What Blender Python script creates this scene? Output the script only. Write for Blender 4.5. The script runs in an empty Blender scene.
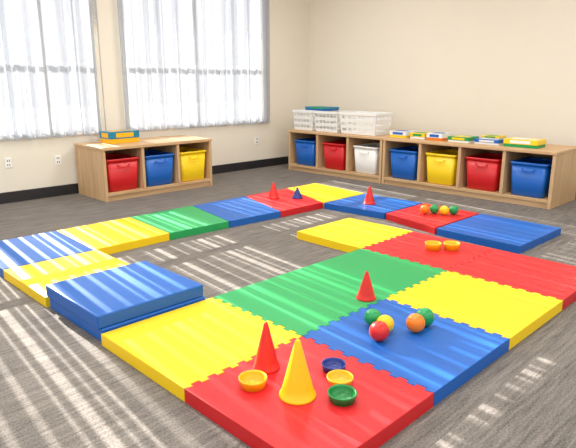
import bpy, bmesh, math, random
from mathutils import Vector, Matrix
random.seed(3)
S=bpy.context.scene
COL=S.collection
try:
    S.view_settings.view_transform='Standard'
    S.view_settings.look='None'
    S.view_settings.exposure=0.36
except Exception: pass

def lin(r,g,b):
    def c(v):
        v/=255.0
        return v/12.92 if v<=0.04045 else ((v+0.055)/1.055)**2.4
    return (c(r),c(g),c(b),1.0)

# ---------------- materials ----------------
def newmat(name):
    m=bpy.data.materials.new(name); m.use_nodes=True
    nt=m.node_tree; b=nt.nodes['Principled BSDF']
    return m,nt,b
def N(nt,t,**kw):
    n=nt.nodes.new(t)
    for k,v in kw.items(): setattr(n,k,v)
    return n
def plain(name,col,rough=0.5,var=0.06,nscale=6,bump=0.0,bscale=200,spec=0.5,sheen=0):
    m,nt,b=newmat(name)
    tc=N(nt,'ShaderNodeTexCoord'); no=N(nt,'ShaderNodeTexNoise'); no.inputs['Scale'].default_value=nscale
    nt.links.new(tc.outputs['Object'],no.inputs['Vector'])
    mx=N(nt,'ShaderNodeMix',data_type='RGBA')
    mx.inputs['A'].default_value=tuple(c*(1-var) for c in col[:3])+(1,)
    mx.inputs['B'].default_value=tuple(min(1,c*(1+var)) for c in col[:3])+(1,)
    nt.links.new(no.outputs['Fac'],mx.inputs['Factor'])
    nt.links.new(mx.outputs['Result'],b.inputs['Base Color'])
    b.inputs['Roughness'].default_value=rough
    b.inputs['Specular IOR Level'].default_value=spec
    if bump>0:
        n2=N(nt,'ShaderNodeTexNoise'); n2.inputs['Scale'].default_value=bscale
        nt.links.new(tc.outputs['Object'],n2.inputs['Vector'])
        bp=N(nt,'ShaderNodeBump'); bp.inputs['Strength'].default_value=bump; bp.inputs['Distance'].default_value=0.003
        nt.links.new(n2.outputs['Fac'],bp.inputs['Height']); nt.links.new(bp.outputs['Normal'],b.inputs['Normal'])
    return m

FO={}
for n,c in dict(red=lin(204,28,34),blue=lin(18,92,175),yellow=lin(246,204,14),green=lin(34,160,86)).items():
    FO[n]=plain('foam_'+n,c,rough=0.45,var=0.03,nscale=3,bump=0.08,bscale=160,spec=0.45)
PL={}
for n,c in dict(red=lin(205,25,30),blue=lin(16,96,186),yellow=lin(246,210,25),white=lin(236,236,233),green=lin(20,130,60),
                orange=lin(240,125,20),navy=lin(32,50,130),darkgreen=lin(15,105,60),amber=lin(245,182,15),conered=lin(218,38,28),
                coneyellow=lin(248,200,10),leaf=lin(20,150,80),teal=lin(20,125,155)).items():
    PL[n]=plain('plastic_'+n,c,rough=0.36,var=0.02)
WALL=plain('wall_paint',lin(234,226,210),rough=0.85,var=0.012,nscale=2,bump=0.1,bscale=300,spec=0.2)
CEIL=plain('ceiling_paint',lin(240,238,232),rough=0.9,var=0.01,spec=0.2)
BASE=plain('baseboard_rubber',lin(38,36,38),rough=0.5)
FRAME=plain('window_frame_paint',lin(240,242,245),rough=0.5)
METAL=plain('rod_metal',lin(200,200,200),rough=0.3)
OUT=plain('outlet_plastic',lin(248,246,240),rough=0.4)
DARK=plain('outlet_slot_dark',lin(70,66,60),rough=0.6)
GROUND=plain('outdoor_ground',lin(115,122,118),rough=0.9,var=.15,nscale=.6)

def wood(name,axis):
    m,nt,b=newmat(name)
    tc=N(nt,'ShaderNodeTexCoord'); mp=N(nt,'ShaderNodeMapping')
    sc={'x':(0.6,9,9),'y':(9,0.6,9),'z':(9,9,0.6)}[axis]
    mp.inputs['Scale'].default_value=sc
    nt.links.new(tc.outputs['Object'],mp.inputs['Vector'])
    no=N(nt,'ShaderNodeTexNoise'); no.inputs['Scale'].default_value=2.2; no.inputs['Detail'].default_value=5
    nt.links.new(mp.outputs['Vector'],no.inputs['Vector'])
    cr=N(nt,'ShaderNodeValToRGB')
    cr.color_ramp.elements[0].position=0.3; cr.color_ramp.elements[0].color=lin(190,150,106)
    cr.color_ramp.elements[1].position=0.7; cr.color_ramp.elements[1].color=lin(214,180,138)
    nt.links.new(no.outputs['Fac'],cr.inputs['Fac']); nt.links.new(cr.outputs['Color'],b.inputs['Base Color'])
    b.inputs['Roughness'].default_value=0.5
    return m
WX,WY,WZ=wood('birch_grain_long','x'),wood('birch_grain_deep','y'),wood('birch_grain_upright','z')

def carpet():
    m,nt,b=newmat('carpet_striated')
    tc=N(nt,'ShaderNodeTexCoord')
    def noise(scale,sv,det=3):
        mp=N(nt,'ShaderNodeMapping'); mp.inputs['Scale'].default_value=sv
        nt.links.new(tc.outputs['Object'],mp.inputs['Vector'])
        no=N(nt,'ShaderNodeTexNoise'); no.inputs['Scale'].default_value=scale; no.inputs['Detail'].default_value=det
        nt.links.new(mp.outputs['Vector'],no.inputs['Vector']); return no
    a=noise(1.0,(3.5,45,1)); c=noise(1.0,(90,80,1),2); w=noise(1.0,(1.0,9,1),2)
    m1=N(nt,'ShaderNodeMath',operation='MULTIPLY'); m1.inputs[1].default_value=0.40
    nt.links.new(a.outputs['Fac'],m1.inputs[0])
    m2=N(nt,'ShaderNodeMath',operation='MULTIPLY_ADD'); m2.inputs[1].default_value=0.45
    nt.links.new(c.outputs['Fac'],m2.inputs[0]); nt.links.new(m1.outputs[0],m2.inputs[2])
    m3=N(nt,'ShaderNodeMath',operation='MULTIPLY_ADD'); m3.inputs[1].default_value=0.15
    nt.links.new(w.outputs['Fac'],m3.inputs[0]); nt.links.new(m2.outputs[0],m3.inputs[2])
    cr=N(nt,'ShaderNodeValToRGB')
    cr.color_ramp.elements[0].position=0.34; cr.color_ramp.elements[0].color=lin(82,78,75)
    cr.color_ramp.elements[1].position=0.66; cr.color_ramp.elements[1].color=lin(146,138,130)
    nt.links.new(m3.outputs[0],cr.inputs['Fac']); nt.links.new(cr.outputs['Color'],b.inputs['Base Color'])
    b.inputs['Roughness'].default_value=0.95; b.inputs['Specular IOR Level'].default_value=0.15
    bp=N(nt,'ShaderNodeBump'); bp.inputs['Strength'].default_value=0.4; bp.inputs['Distance'].default_value=0.005
    nt.links.new(c.outputs['Fac'],bp.inputs['Height']); nt.links.new(bp.outputs['Normal'],b.inputs['Normal'])
    return m
CARPET=carpet()

def curtain_mat(name,dense):
    m=bpy.data.materials.new(name); m.use_nodes=True; nt=m.node_tree
    nt.nodes.clear()
    out=N(nt,'ShaderNodeOutputMaterial')
    tc=N(nt,'ShaderNodeTexCoord')
    def nz(sv,det,r0,r1,v0,v1):
        mp=N(nt,'ShaderNodeMapping'); mp.inputs['Scale'].default_value=sv
        nt.links.new(tc.outputs['Object'],mp.inputs['Vector'])
        no=N(nt,'ShaderNodeTexNoise'); no.inputs['Scale'].default_value=1; no.inputs['Detail'].default_value=det
        nt.links.new(mp.outputs['Vector'],no.inputs['Vector'])
        mr=N(nt,'ShaderNodeMapRange'); mr.inputs['From Min'].default_value=r0; mr.inputs['From Max'].default_value=r1
        mr.inputs['To Min'].default_value=v0; mr.inputs['To Max'].default_value=v1
        nt.links.new(no.outputs['Fac'],mr.inputs['Value']); return mr
    a=nz((12,0,0.0),0,0.53,0.58,0.13,1.0)
    b=nz((1.7,0,0.0),0,0.40,0.48,0.55,1.0)
    mu=N(nt,'ShaderNodeMath',operation='MULTIPLY')
    nt.links.new(a.outputs[0],mu.inputs[0]); nt.links.new(b.outputs[0],mu.inputs[1])
    if dense<1:  # upper band made less transparent to weaken sun streaks on the near mats
        sp=N(nt,'ShaderNodeSeparateXYZ'); nt.links.new(tc.outputs['Object'],sp.inputs[0])
        mr=N(nt,'ShaderNodeMapRange',interpolation_type='SMOOTHSTEP'); mr.inputs['From Min'].default_value=2.5; mr.inputs['From Max'].default_value=3.0
        mr.inputs['To Min'].default_value=1.0; mr.inputs['To Max'].default_value=dense
        nt.links.new(sp.outputs['Z'],mr.inputs['Value'])
        mr2=N(nt,'ShaderNodeMapRange',interpolation_type='SMOOTHSTEP'); mr2.inputs['From Min'].default_value=3.55; mr2.inputs['From Max'].default_value=3.7
        mr2.inputs['To Min'].default_value=0.0; mr2.inputs['To Max'].default_value=1-dense
        nt.links.new(sp.outputs['Z'],mr2.inputs['Value'])
        ad=N(nt,'ShaderNodeMath',operation='ADD'); nt.links.new(mr.outputs[0],ad.inputs[0]); nt.links.new(mr2.outputs[0],ad.inputs[1])
        m0=N(nt,'ShaderNodeMath',operation='MULTIPLY'); nt.links.new(mu.outputs[0],m0.inputs[0]); nt.links.new(ad.outputs[0],m0.inputs[1]); mu=m0
    fold_shade=nz((9,0,0.08),2,0.36,0.62,0.0,1.0)  # shading of the folds painted into the cloth colour as vertical streaks
    tc1=N(nt,'ShaderNodeMix',data_type='RGBA'); tc1.inputs['A'].default_value=(.085,.095,.115,1); tc1.inputs['B'].default_value=(.27,.275,.29,1)
    nt.links.new(fold_shade.outputs[0],tc1.inputs['Factor'])
    tr=N(nt,'ShaderNodeBsdfTransparent'); tl=N(nt,'ShaderNodeBsdfTranslucent'); df=N(nt,'ShaderNodeBsdfDiffuse')
    nt.links.new(tc1.outputs['Result'],tl.inputs['Color']); df.inputs['Color'].default_value=(.72,.74,.78,1)
    m1=N(nt,'ShaderNodeMixShader'); m1.inputs[0].default_value=0.5
    nt.links.new(tl.outputs[0],m1.inputs[1]); nt.links.new(df.outputs[0],m1.inputs[2])
    m2=N(nt,'ShaderNodeMixShader')
    nt.links.new(mu.outputs[0],m2.inputs[0]); nt.links.new(m1.outputs[0],m2.inputs[1]); nt.links.new(tr.outputs[0],m2.inputs[2])
    nt.links.new(m2.outputs[0],out.inputs[0])
    return m
SHEER=curtain_mat('sheer_curtain',1.0); SHEER2=curtain_mat('sheer_curtain_streak_dimmed',0.36)  # second sheer has the added band that holds back sun
def glass_mat():
    m=bpy.data.materials.new('window_glass'); m.use_nodes=True; nt=m.node_tree; nt.nodes.clear()
    out=N(nt,'ShaderNodeOutputMaterial'); tr=N(nt,'ShaderNodeBsdfTransparent'); gl=N(nt,'ShaderNodeBsdfGlossy')
    gl.inputs['Roughness'].default_value=0.02
    mx=N(nt,'ShaderNodeMixShader'); mx.inputs[0].default_value=0.05
    nt.links.new(tr.outputs[0],mx.inputs[1]); nt.links.new(gl.outputs[0],mx.inputs[2]); nt.links.new(mx.outputs[0],out.inputs[0])
    return m
GLASS=glass_mat()

# ---------------- object helpers ----------------
def link(name,me,parent=None,loc=(0,0,0),rot=0,mat=None,smooth=False):
    o=bpy.data.objects.new(name,me); COL.objects.link(o)
    if mat and me and not me.materials: me.materials.append(mat)
    if smooth:
        for p in me.polygons: p.use_smooth=True
    o.location=loc; o.rotation_euler=(0,0,rot)
    if parent: o.parent=parent
    return o
def empty(name,loc,rot=0):
    o=bpy.data.objects.new(name,None); COL.objects.link(o); o.location=loc; o.rotation_euler=(0,0,rot)
    o.empty_display_size=.1
    return o
def tag(o,label,cat,group=None):
    o['label']=label; o['category']=cat
    if group: o['group']=group
def struct(o): o['kind']='structure'; return o
def box_mesh(name,sx,sy,sz,bev=0.0,seg=2,base=False):
    bm=bmesh.new(); bmesh.ops.create_cube(bm,size=1)
    for v in bm.verts:
        v.co.x*=sx; v.co.y*=sy; v.co.z*=sz
        if base: v.co.z+=sz/2
    if bev>0: bmesh.ops.bevel(bm,geom=bm.edges[:],offset=bev,segments=seg,affect='EDGES',profile=.5)
    me=bpy.data.meshes.new(name); bm.to_mesh(me); bm.free(); return me
def box(name,lo,hi,mat,parent=None,bev=0.0):
    c=[(a+b)/2 for a,b in zip(lo,hi)]; s=[b-a for a,b in zip(lo,hi)]
    return link(name,box_mesh(name,*s,bev=bev),parent,c,0,mat)
def join_boxes(name,boxes,mat,parent=None,loc=(0,0,0),bev=0.0):
    bm=bmesh.new()
    for lo,hi in boxes:
        r=bmesh.ops.create_cube(bm,size=1)
        for v in r['verts']:
            for k in range(3): v.co[k]=(lo[k]+hi[k])/2+v.co[k]*(hi[k]-lo[k])
    if bev>0: bmesh.ops.bevel(bm,geom=bm.edges[:],offset=bev,segments=1,affect='EDGES')
    me=bpy.data.meshes.new(name); bm.to_mesh(me); bm.free()
    return link(name,me,parent,loc,0,mat)
def lathe(name,prof,n=40,closed=False):
    bm=bmesh.new(); rings=[]
    for r,z in prof:
        if r<1e-6: rings.append([bm.verts.new((0,0,z))])
        else: rings.append([bm.verts.new((r*math.cos(2*math.pi*i/n),r*math.sin(2*math.pi*i/n),z)) for i in range(n)])
    pairs=list(zip(rings[:-1],rings[1:]))
    if closed: pairs.append((rings[-1],rings[0]))
    for a,b in pairs:
        for i in range(n):
            j=(i+1)%n
            if len(a)==1 and len(b)==1: continue
            if len(a)==1: bm.faces.new((a[0],b[j],b[i]))
            elif len(b)==1: bm.faces.new((a[i],a[j],b[0]))
            else: bm.faces.new((a[i],a[j],b[j],b[i]))
    bmesh.ops.recalc_face_normals(bm,faces=bm.faces)
    me=bpy.data.meshes.new(name); bm.to_mesh(me); bm.free()
    for p in me.polygons: p.use_smooth=True
    return me

# ---------------- room ----------------
WYY=7.65; WXX=8.12; H=4.4
X0,Y0=-7.0,-6.5
fl=struct(box('floor',(X0,Y0,-.1),(WXX+.2,WYY+.2,0),CARPET))
fl['label']='grey striated carpet floor'
struct(box('ceiling',(X0,Y0,H),(WXX+.2,WYY+.2,H+.1),CEIL))
WB,WT=1.02,3.95
W1=(-1.75,2.93); W2=(3.40,6.72)
struct(join_boxes('wall_back',[((X0,WYY,0),(WXX+.2,WYY+.2,WB)),((X0,WYY,WT),(WXX+.2,WYY+.2,H)),
    ((X0,WYY,WB),(W1[0],WYY+.2,WT)),((W1[1],WYY,WB),(W2[0],WYY+.2,WT)),((W2[1],WYY,WB),(WXX+.2,WYY+.2,WT))],WALL))
struct(box('wall_right',(WXX,Y0,0),(WXX+.2,WYY,H),WALL))
struct(box('baseboard_back',(X0,WYY-.025,0),(WXX,WYY,.17),BASE,bev=.004))
struct(box('baseboard_right',(WXX-.025,Y0,0),(WXX,WYY-.025,.17),BASE,bev=.004))
def window(idx,x0,x1,mull):
    e=empty('window_%d'%idx,((x0+x1)/2,WYY+.1,WB)); struct(e)
    ox,oy,oz=e.location
    def L(a): return (a[0]-ox,a[1]-oy,a[2]-oz)
    y0,y1=WYY+.07,WYY+.14
    w=.08
    b=[((x0,y0,WB),(x1,y1,WB+w)),((x0,y0,WT-w),(x1,y1,WT)),((x0,y0,WB+w),(x0+w,y1,WT-w)),((x1-w,y0,WB+w),(x1,y1,WT-w))]
    f=join_boxes('window_frame',[(L(a),L(c)) for a,c in b],FRAME,e); f['kind']='structure'
    b=[((m-.035,y0,WB+w),(m+.035,y1,WT-w)) for m in mull]
    xs=[x0+w-.035]+mull+[x1-w+.035]
    for a,c in zip(xs[:-1],xs[1:]): b.append(((a+.035,y0+.005,2.085),(c-.035,y1-.005,2.145)))
    g=join_boxes('mullion',[(L(a),L(c)) for a,c in b],FRAME,e); g['kind']='structure'
    g=box('glass_pane',L((x0+.02,WYY+.10,WB+.02)),L((x1-.02,WYY+.106,WT-.02)),GLASS,e); g['kind']='structure'
    s=box('window_sill',L((x0-.0,WYY-.03,WB-.04)),L((x1+.0,WYY+.07,WB)),FRAME,e); s['kind']='structure'
window(1,W1[0],W1[1],[-.9,.55,2.05])
window(2,W2[0],W2[1],[4.92])

# curtains
def curtain(xa,xb,seed,label,mt):
    rnd=random.Random(seed)
    n=int((xb-xa)/0.010); zt,zb=4.02,0.97
    ph=rnd.random()*6
    bm=bmesh.new(); rows=12; g=[]
    for r in range(rows+1):
        t=r/rows; row=[]
        for i in range(n+1):
            u=(xb-xa)*i/n
            amp=.022+.012*t
            y=amp*math.sin(u*40+ph+1.2*math.sin(u*5.1+ph))+.012*math.sin(u*15+2*t+ph)
            z=zt+(zb-zt)*t
            if r==rows: z+=.008*math.sin(u*26+ph)
            row.append(bm.verts.new((u,y,z)))
        g.append(row)
    for r in range(rows):
        for i in range(n): bm.faces.new((g[r][i],g[r][i+1],g[r+1][i+1],g[r+1][i]))
    me=bpy.data.meshes.new('sheer_curtain'); bm.to_mesh(me); bm.free()
    o=link('sheer_curtain',me,None,(xa,WYY-.09,0),0,mt,True)
    tag(o,label,'curtain','sheer curtains')
    return o
for k,(a,b,mt) in enumerate([(-1.78,-.62,SHEER),(-.60,.28,SHEER),(.30,1.76,SHEER2),(1.78,2.97,SHEER2)]): curtain(a,b,k,'white sheer pleated curtain over the wide window',mt)
for k,(a,b,mt) in enumerate([(3.33,5.02,SHEER2),(5.04,6.78,SHEER2)]): curtain(a,b,k+9,'white sheer pleated curtain over the window beside the corner',mt)
def rod(xa,xb):
    e=empty('curtain_rod',((xa+xb)/2,WYY-.09,4.06))
    L=xb-xa
    me=lathe('rod',[(0,-L/2),(.015,-L/2),(.015,L/2),(0,L/2)],16)
    r=link('rod',me,e,(0,0,0),0,METAL); r.rotation_euler=(0,math.pi/2,0)
    for s in(-1,1): box('bracket',(s*L*.48-.012,.0,-.02),(s*L*.48+.012,.09,.02),METAL,e)
    tag(e,'thin metal curtain rod holding sheer curtains','curtain rod','curtain rods')
rod(-1.85,3.05); rod(3.27,6.86)

# outlets
def outlet(x,z):
    e=empty('wall_outlet',(x,WYY,z))
    box('cover_plate',(-.05,-.014,-.075),(.05,0,.075),OUT,e,bev=.004)
    for s in(-1,1):
        join_boxes('socket',[((-.020,-.017,s*.033-.016),(-.010,-.013,s*.033+.016)),((.010,-.017,s*.033-.016),(.020,-.013,s*.033+.016))],DARK,e)
    tag(e,'off-white electrical outlet plate on the cream wall','wall outlet','wall outlets')
outlet(1.35,.62); outlet(2.12,.59); outlet(6.47,.60)

# outdoors
g=struct(box('outside_ground_1',(-40,WYY+.3,-.9),(50,60,-.8),GROUND)); g['label']='pale outdoor ground beyond the windows'  # ground slab outside the windows

# ---------------- foam mats ----------------
MT=.091
G=.0025
def mat_mesh(name,outline,h=MT,bev=.007):
    bm=bmesh.new()
    vs=[bm.verts.new((x,y,0)) for x,y in outline]
    f=bm.faces.new(vs)
    r=bmesh.ops.extrude_face_region(bm,geom=[f])
    for v in r['geom']:
        if isinstance(v,bmesh.types.BMVert): v.co.z+=h
    bmesh.ops.recalc_face_normals(bm,faces=bm.faces)
    es=[e for e in bm.edges if all(abs(v.co.z-h)<1e-6 for v in e.verts)]
    bmesh.ops.bevel(bm,geom=es,offset=bev,segments=2,affect='EDGES',profile=.5)
    me=bpy.data.meshes.new(name); bm.to_mesh(me); bm.free(); return me
A=.015; TP=.12
def teeth(a,b):
    L=b-a; n=max(3,int(round(L/TP))); p=L/n; out=[]
    for i in range(n):
        s0=a+i*p
        out+=[(s0+.25*p,-A),(s0+.22*p,A*.5),(s0+.28*p,A),(s0+.72*p,A),(s0+.78*p,A*.5),(s0+.75*p,-A)]
    return out
def edge_pts(axis,c,a,b,kind,inset):
    lo,hi=min(a,b),max(a,b)
    if kind=='flat': pts=[]
    else: pts=teeth(lo+.03,hi-.03)
    if a>b: pts=pts[::-1]
    return [((c+o+inset,s) if axis=='x' else (s,c+o+inset)) for s,o in pts]
def mat_rect(col,x0,x1,y0,y1,k,label,splitb=None):
    g=G
    out=[(x0+g,y0+g)]
    def seg(axis,c,a,b,kk,ins):
        if kk=='T':
            if splitb and (axis,c) in splitb:
                m=splitb[(axis,c)]
                return edge_pts(axis,c,a,m,'T',ins)+edge_pts(axis,c,m,b,'T',ins)
            return edge_pts(axis,c,a,b,'T',ins)
        return []
    out+=seg('y',y0,x0,x1,k[0],g); out.append((x1-g,y0+g))
    out+=seg('x',x1,y0,y1,k[1],-g); out.append((x1-g,y1-g))
    out+=seg('y',y1,x1,x0,k[2],-g); out.append((x0+g,y1-g))
    out+=seg('x',x0,y1,y0,k[3],g)
    cx,cy=(x0+x1)/2,(y0+y1)/2
    me=mat_mesh('foam_mat',[(x-cx,y-cy) for x,y in out],bev=.004)
    o=link('foam_mat',me,None,(cx,cy,0),0,FO[col]); tag(o,label,'play mat','interlocking foam play mats')
    return o
def mat_quad(col,q,label):
    cx=sum(p[0] for p in q)/4; cy=sum(p[1] for p in q)/4
    out=[]
    for x,y in q:
        d=Vector((cx-x,cy-y)).normalized()*.006
        out.append((x+d.x-cx,y+d.y-cy))
    me=mat_mesh('foam_mat',out)
    o=link('foam_mat',me,None,(cx,cy,0),0,FO[col]); tag(o,label,'play mat','interlocking foam play mats')
c1,c2,c3,c4=1.0,2.0,3.0,4.0
f0=-.03
r1,r2,r3=1.03,2.06,3.04
mat_rect('red',0.0,c1,f0,r1,'FTTF','red foam mat holding two cones and toy rings')
mat_rect('blue',c1,c2,f0,r1,'FTTT','blue foam mat with jigsaw edges under small balls')
mat_rect('yellow',c2,c3,f0,r1,'FTTT','yellow foam mat with jigsaw edges between blue and red mats')
mat_rect('red',c3,c4,f0,r1,'FFTT','red foam mat beside the yellow mat')
mat_rect('yellow',0.0,c1,r1,r2,'TTFF','yellow foam mat between the stacked mats and the red mat')
mat_rect('green',c1,c3,r1,r2,'TTFT','long green foam mat with a red cone on it',splitb={('y',r1):c2})
mat_rect('red',c3,c4,r1,r2,'TFTT','red foam mat carrying two yellow rings')
mat_rect('yellow',c3,c4,r2,r3,'TFFF','yellow foam mat at the end of the inner strip')
mat_rect('yellow',0,.95,3.03,4.03,'FFFF','sunlit yellow foam mat behind the stacked blue mats')
F=[(0,4.04),(.93,4.04),(1.88,4.05),(2.75,4.01),(3.62,3.95),(4.47,3.92),(5.47,3.93)]
B=[(.03,5.12),(.97,5.12),(1.96,5.12),(2.96,5.12),(3.96,5.12),(4.90,5.12),(5.62,5.12)]
for i,(c,l) in enumerate(zip(['blue','yellow','green','blue','red','yellow'],
    ['blue foam mat with sun stripes near the window wall','yellow foam mat between blue and green mats','green foam mat between yellow and blue mats','blue foam mat between green and red mats',
     'red foam mat with a red and a blue cone','yellow foam mat at the far corner of the ring'])):
    mat_quad(c,[F[i],F[i+1],B[i+1],B[i]],l)
mat_quad('blue',[(4.55,2.87),(5.50,2.86),(5.47,3.91),(4.46,3.90)],'blue foam mat with a red cone on it')
mat_quad('red',[(4.34,1.96),(5.47,1.95),(5.50,2.84),(4.55,2.85)],'red foam mat with four small balls')
mat_quad('blue',[(4.29,.88),(5.44,.86),(5.47,1.93),(4.33,1.94)],'blue foam mat at the end of the ring')
def thick(x0,x1,y0,y1,z0,h,label):
    me=box_mesh('thick_foam_mat',x1-x0,y1-y0,h,bev=.012,seg=3,base=True)
    o=link('thick_foam_mat',me,None,((x0+x1)/2,(y0+y1)/2,z0),0,FO['blue']); tag(o,label,'gym mat','stacked thick blue mats')
thick(.02,.94,2.08,3.0,0,.108,'thick blue foam mat lying under another on the carpet')
thick(.0,.93,2.09,3.0,.108,.105,'thick blue foam mat stacked on an identical mat')

# ---------------- cubby shelves ----------------
TH=.05; UH=.85
def unit(loc,rot,W,D,n,label):
    e=empty('cubby_shelf',loc,rot)
    x0,x1,y0,y1=-W/2,W/2,-D/2,D/2
    box('top_panel',(x0-.01,y0-.01,UH-.05),(x1+.01,y1,UH),WX,e,bev=.008)
    box('bottom_panel',(x0+TH,y0+.005,.085),(x1-TH,y1-.02,.13),WX,e,bev=.003)
    box('plinth',(x0+TH,y0+.03,0),(x1-TH,y0+.06,.084),WX,e)
    for s in (x0,x1-TH): box('side_panel',(s,y0,0),(s+TH,y1,UH-.051),WZ,e,bev=.006)
    iw=(W-TH*(n+1))/n; cs=[]
    for i in range(n):
        a=x0+TH+i*(iw+TH); cs.append(a+iw/2)
        if i<n-1: box('divider',(a+iw,y0+.004,.131),(a+iw+TH,y1-.02,UH-.051),WZ,e,bev=.003)
    box('back_panel',(x0+TH,y1-.019,.0),(x1-TH,y1,UH-.051),WX,e)
    tag(e,label,'shelf unit','birch cubby shelf units')
    return cs
D1,D2=.96,1.04
U1=(3.42,6.60+D1/2); U2=(6.78+D2/2,5.77); U3=(6.78+D2/2,3.02)
R=-math.pi/2
cs1=unit((U1[0],U1[1],0),0,2.08,D1,3,'low birch three-cubby shelf unit under the window wall')
cs2=unit((U2[0],U2[1],0),R,2.42,D2,3,'low birch three-cubby shelf with white baskets on top')
cs3=unit((U3[0],U3[1],0),R,3.04,D2,4,'long birch four-cubby shelf with flat boxes on top')

# bins
def bin_meshes():
    w,d,h=.56,.74,.52; tp=.035; t=.012
    bm=bmesh.new()
    def ring(wx,dy,z,r=.05,n=5):
        out=[]
        for (sx,sy,a0) in [(1,1,0),(-1,1,90),(-1,-1,180),(1,-1,270)]:
            for k in range(n+1):
                a=math.radians(a0+90*k/n)
                out.append(bm.verts.new((sx*(wx/2-r)+r*math.cos(a),sy*(dy/2-r)+r*math.sin(a),z)))
        return out
    rs=[ring(w-2*tp-.03,d-2*tp-.03,0),ring(w-2*tp,d-2*tp,.015),ring(w-.012,d-.012,h-.04),ring(w-.01-2*t,d-.01-2*t,h-.04),ring(w-2*tp-2*t,d-2*tp-2*t,.03)]
    for a,b in zip(rs[:-1],rs[1:]):
        n=len(a)
        for i in range(n): bm.faces.new((a[i],a[(i+1)%n],b[(i+1)%n],b[i]))
    bm.faces.new(rs[0][::-1]); bm.faces.new(rs[-1])
    bmesh.ops.recalc_face_normals(bm,faces=bm.faces)
    body=bpy.data.meshes.new('bin_body'); bm.to_mesh(body); bm.free()
    bm=bmesh.new()
    rs=[ring(w-.012,d-.012,h-.04),ring(w+.012,d+.012,h-.04),ring(w+.016,d+.016,h-.012),ring(w+.008,d+.008,h),ring(w-.02,d-.02,h),ring(w-.034,d-.034,h-.04)]
    m=len(rs)
    for q in range(m):
        a,b=rs[q],rs[(q+1)%m]; n=len(a)
        for i in range(n): bm.faces.new((a[i],a[(i+1)%n],b[(i+1)%n],b[i]))
    bmesh.ops.recalc_face_normals(bm,faces=bm.faces)
    rim=bpy.data.meshes.new('bin_rim'); bm.to_mesh(rim); bm.free()
    bm=bmesh.new(); path=[]
    for k in range(13):
        a=math.pi*k/12
        path.append(Vector((-.095*math.cos(a)*1.0, -.018*math.sin(a)**.5 if math.sin(a)>0 else 0, -.045*math.sin(a)**.6 if math.sin(a)>1e-6 else 0)))
    prev=None
    for k,p in enumerate(path):
        tdir=(path[min(k+1,12)]-path[max(k-1,0)]).normalized()
        u=tdir.cross(Vector((0,1,0)));
        if u.length<.1: u=tdir.cross(Vector((1,0,0)))
        u.normalize(); v=tdir.cross(u)
        rg=[bm.verts.new(p+u*.009*math.cos(i*math.pi/4)+v*.009*math.sin(i*math.pi/4)) for i in range(8)]
        if prev:
            for i in range(8): bm.faces.new((prev[i],prev[(i+1)%8],rg[(i+1)%8],rg[i]))
        else: bm.faces.new(rg)
        prev=rg
    bm.faces.new(prev)
    bmesh.ops.recalc_face_normals(bm,faces=bm.faces)
    hd=bpy.data.meshes.new('bin_handle'); bm.to_mesh(hd); bm.free()
    for me in (body,rim,hd):
        for p in me.polygons: p.use_smooth=len(p.vertices)==4
    return body,rim,hd,d,h
bb,br,bh,BD,BH=bin_meshes()
def storage_bin(u,rot,lx,D,col,label):
    ly=-D/2+.03+BD/2
    c,s=math.cos(rot),math.sin(rot)
    e=empty('storage_bin',(u[0]+lx*c-ly*s,u[1]+lx*s+ly*c,.131),rot)
    for nm,me,lc in (('body',bb,(0,0,0)),('rim',br,(0,0,0)),('handle',bh,(0,-BD/2+.004,BH-.085))):
        m2=me.copy(); m2.materials.clear(); m2.materials.append(PL[col])
        link(nm,m2,e,lc)
    tag(e,label,'storage bin','plastic cubby storage bins')
for lx,c in zip(cs1,['red','blue','yellow']): storage_bin(U1,0,lx,D1,c,c+' plastic bin in a cubby of the window-side shelf')
for lx,c in zip(cs2,['blue','red','white']): storage_bin(U2,R,lx,D2,c,c+' plastic bin in a cubby under the white baskets')
for lx,c,l in zip(cs3,['blue','yellow','red','blue'],['blue plastic bin next to the yellow bin','yellow plastic bin in a birch cubby','red plastic bin between yellow and blue bins','blue plastic bin in the end cubby']): storage_bin(U3,R,lx,D2,c,l)

# white lattice baskets
def basket(x,y,w,d,h,label):
    e=empty('storage_basket',(x,y,UH+.001),R)
    bm=bmesh.new()
    nz=7
    def wall(p0,p1,q0,q1,n):
        g=[]
        for r in range(nz+1):
            t=r/nz; a=Vector(p0).lerp(Vector(q0),t); b=Vector(p1).lerp(Vector(q1),t)
            g.append([bm.verts.new(a.lerp(b,i/n)) for i in range(n+1)])
        for r in range(nz):
            for i in range(n):
                hole=(r in(1,3,5)) and (i%4!=0) and 0<i<n-1
                if not hole: bm.faces.new((g[r][i],g[r][i+1],g[r+1][i+1],g[r+1][i]))
    k=.90
    b=[(-w/2*k,-d/2*k,0),(w/2*k,-d/2*k,0),(w/2*k,d/2*k,0),(-w/2*k,d/2*k,0)]
    t=[(-w/2,-d/2,h-.01),(w/2,-d/2,h-.01),(w/2,d/2,h-.01),(-w/2,d/2,h-.01)]
    for i in range(4):
        j=(i+1)%4; wall(b[i],b[j],t[i],t[j],24)
    bm.faces.new([bm.verts.new(p) for p in b])
    bmesh.ops.remove_doubles(bm,verts=bm.verts,dist=1e-4)
    bmesh.ops.recalc_face_normals(bm,faces=bm.faces)
    me=bpy.data.meshes.new('basket_body'); bm.to_mesh(me); bm.free()
    o=link('body',me,e,(0,0,.004),0,PL['white'])
    so=o.modifiers.new('s','SOLIDIFY'); so.thickness=.008; so.offset=0
    q=.015
    join_boxes('rim',[((-w/2-q,-d/2-q,h-.05),(w/2+q,-d/2,h)),((-w/2-q,d/2,h-.05),(w/2+q,d/2+q,h)),((-w/2-q,-d/2,h-.05),(-w/2,d/2,h)),((w/2,-d/2,h-.05),(w/2+q,d/2,h))],PL['white'],e,bev=.004)
    tag(e,label,'basket','white lattice baskets on the shelf')
BHH=.41
basket(7.14,6.66,.55,.52,BHH,'white plastic lattice basket with a game box on top')
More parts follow.
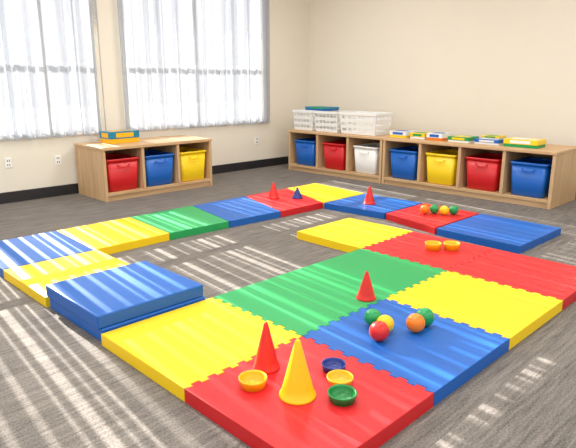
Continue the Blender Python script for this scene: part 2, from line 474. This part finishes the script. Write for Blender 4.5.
basket(7.14,6.03,.62,.52,BHH,'white plastic lattice basket between two others')
basket(7.14,5.23,.88,.52,BHH,'wide white plastic lattice basket at the shelf end')

# game boxes
def gamebox(x,y,z,w,d,h,rot,c1,c2,c3,label,grp='boxed games on the shelves'):
    e=empty('game_box',(x,y,z),rot)
    box('box_base',(-w/2+.006,-d/2+.006,0),(w/2-.006,d/2-.006,h*.7),PL[c2],e,bev=.002)
    join_boxes('box_lid',[((-w/2,-d/2,h-.01),(w/2,d/2,h)),((-w/2,-d/2,h*.4),(w/2,-d/2+.005,h-.01)),((-w/2,d/2-.005,h*.4),(w/2,d/2,h-.01)),
        ((-w/2,-d/2+.005,h*.4),(-w/2+.005,d/2-.005,h-.01)),((w/2-.005,-d/2+.005,h*.4),(w/2,d/2-.005,h-.01))],PL[c1],e)
    join_boxes('cover_print',[((-w*.36,-d*.32,h),(w*.1,d*.3,h+.002)),((w*.16,-d*.3,h),(w*.38,d*.1,h+.002)),((-w*.3,-d/2-.002,h*.5),(w*.3,-d/2,h*.88)),((-w/2-.002,-d*.3,h*.5),(-w/2,d*.3,h*.88))],PL[c3],e)
    tag(e,label,'game box',grp)
Z=UH+.001
gamebox(3.0,7.18,Z,.54,.34,.19,.04,'teal','amber','amber','teal and orange game box on the birch shelf')
gamebox(7.14,6.36,Z+BHH+.004,.62,.36,.07,R,'teal','blue','leaf','teal game box lying across the white baskets')
specs=[(4.36,'white','yellow','blue',.36,.11),(3.97,'yellow','white','leaf',.30,.10),(3.60,'white','orange','blue',.30,.12),(3.16,'leaf','white','yellow',.38,.09),(2.68,'blue','white','white',.42,.08),(2.12,'yellow','leaf','white',.52,.12)]
for i,(y,a,b_,c,w,hh) in enumerate(specs):
    gamebox(7.15+.03*math.sin(i*2),y,Z,w,.36,hh,R+.08*math.sin(i*3.1),a,b_,c,'%s and %s flat game box on the long shelf'%(a.replace('leaf','green'),b_.replace('leaf','green').replace('orange','amber')))
gamebox(7.2,2.66,Z+.083,.30,.26,.05,R,'yellow','white','leaf','yellow flat game box stacked on a blue one')

# ---------------- toys ----------------
def cone(x,y,r,h,col,label):
    prof=[(0,0),(r*1.0,0),(r*1.02,.006),(r*1.0,.014),(r*.92,.022)]
    for k in range(1,9):
        t=k/8; prof.append((r*.92*(1-t)+r*.16*t,.022+(h-.037)*t))
    prof+=[(r*.13,h-.008),(r*.07,h-.002),(0,h)]
    o=link('marker_cone',lathe('marker_cone',prof,36),None,(x,y,MT),0,PL[col])
    tag(o,label,'toy cone','small plastic cones')
cone(.51,.87,.085,.31,'conered','tall red plastic cone beside a yellow ring')
cone(.42,.51,.105,.35,'coneyellow','tall yellow plastic cone beside toy rings')
cone(1.88,1.14,.082,.24,'conered','red plastic cone on the long green mat')
cone(4.17,4.68,.088,.25,'conered','red plastic cone next to a blue cone')
cone(4.43,4.42,.08,.17,'navy','short blue plastic cone beside a red cone')
cone(4.88,3.38,.088,.27,'conered','red plastic cone on a blue mat')
def ball(x,y,r,col,label):
    prof=[]
    for k in range(25):
        a=-math.pi/2+math.pi*k/24
        rr=r*(.985 if k==12 else 1)
        prof.append((rr*math.cos(a) if 0<k<24 else 0,r+r*math.sin(a)))
    o=link('play_ball',lathe('play_ball',prof,32),None,(x,y,MT),0,PL[col])
    tag(o,label,'ball','small plastic balls')
ball(1.32,.60,.070,'conered','small red ball on the blue mat')
ball(1.46,.65,.064,'coneyellow','small yellow ball touching a red ball')
ball(1.49,.78,.064,'leaf','small green ball behind a yellow ball')
ball(1.62,.50,.068,'orange','small orange ball beside a green ball')
ball(1.76,.51,.068,'leaf','small green ball beside an orange ball')
ball(4.90,2.46,.062,'orange','small orange ball on the red mat')
ball(5.01,2.38,.062,'leaf','small green ball between orange and yellow balls')
ball(5.03,2.24,.062,'coneyellow','small yellow ball on the red mat')
ball(5.14,2.16,.062,'leaf','small green ball at the end of the row')
def ring(x,y,r,h,col,label,z=MT,tilt=0):
    prof=[(0,0),(r*.86,0),(r*.9,-0.0),(r,h*.75),(r*1.04,h*.86),(r*1.04,h),(r*.95,h),(r*.9,h*.8),(r*.82,.008),(0,.008)]
    o=link('toy_ring',lathe('toy_ring',prof,40),None,(x,y,z),0,PL[col])
    o.rotation_euler=(tilt,0,0)
    tag(o,label,'toy dish','round plastic toy dishes')
ring(.31,.77,.082,.055,'amber','yellow shallow round toy dish on the red mat')
ring(.79,.555,.074,.045,'navy','dark blue shallow round toy dish')
ring(.695,.425,.077,.045,'amber','yellow shallow round toy dish between blue and green ones')
ring(.565,.30,.080,.05,'green','green round toy dish on the red mat')
ring(3.52,1.50,.085,.07,'amber','yellow round toy dish on the red mat')
ring(3.66,1.36,.085,.07,'amber','yellow round toy dish beside its twin')

# ---------------- light ----------------
w=bpy.data.worlds.new('World'); S.world=w; w.use_nodes=True
nt=w.node_tree; bg=nt.nodes['Background']
tc=N(nt,'ShaderNodeTexCoord'); sp=N(nt,'ShaderNodeSeparateXYZ'); nt.links.new(tc.outputs['Generated'],sp.inputs[0])
cr=N(nt,'ShaderNodeValToRGB'); cr.color_ramp.elements[0].position=0.0; cr.color_ramp.elements[0].color=(.86,.89,.92,1)
cr.color_ramp.elements[1].position=0.5; cr.color_ramp.elements[1].color=(.88,.94,1,1)
nt.links.new(sp.outputs['Z'],cr.inputs['Fac']); nt.links.new(cr.outputs['Color'],bg.inputs['Color'])
bg.inputs['Strength'].default_value=.95
e=math.radians(25.5)
d=Vector((-.09*math.cos(e),-math.cos(e),-math.sin(e)))
sl=bpy.data.lights.new('Sun','SUN'); sl.energy=18.5; sl.angle=math.radians(.24); sl.color=(1,.965,.91)
so=bpy.data.objects.new('Sun',sl); COL.objects.link(so); so.rotation_euler=d.to_track_quat('-Z','Y').to_euler(); so.location=(3,20,10)
for x in (-3,1,5):
    for y in (-3,1.2,5.0):
        al=bpy.data.lights.new('ceiling_fill','AREA'); al.shape='RECTANGLE'; al.size=1.8; al.size_y=1.2; al.energy=66; al.color=(1,.985,.96)  # added fill light for the room, no fixture modelled
        o=bpy.data.objects.new('ceiling_fill',al); COL.objects.link(o); o.location=(x,y,H-.03)

# ---------------- camera ----------------
cam=bpy.data.cameras.new('camera'); co=bpy.data.objects.new('camera',cam); COL.objects.link(co)
co.location=(-1.6303,-1.4772,1.83)
yaw,pitch,f=.7888,.2494,558.0
fw=Vector((math.cos(yaw)*math.cos(pitch),math.sin(yaw)*math.cos(pitch),-math.sin(pitch)))
co.rotation_euler=fw.to_track_quat('-Z','Y').to_euler()
cam.sensor_width=36; cam.lens=f/576*36; cam.clip_start=.05; cam.clip_end=300
S.camera=co
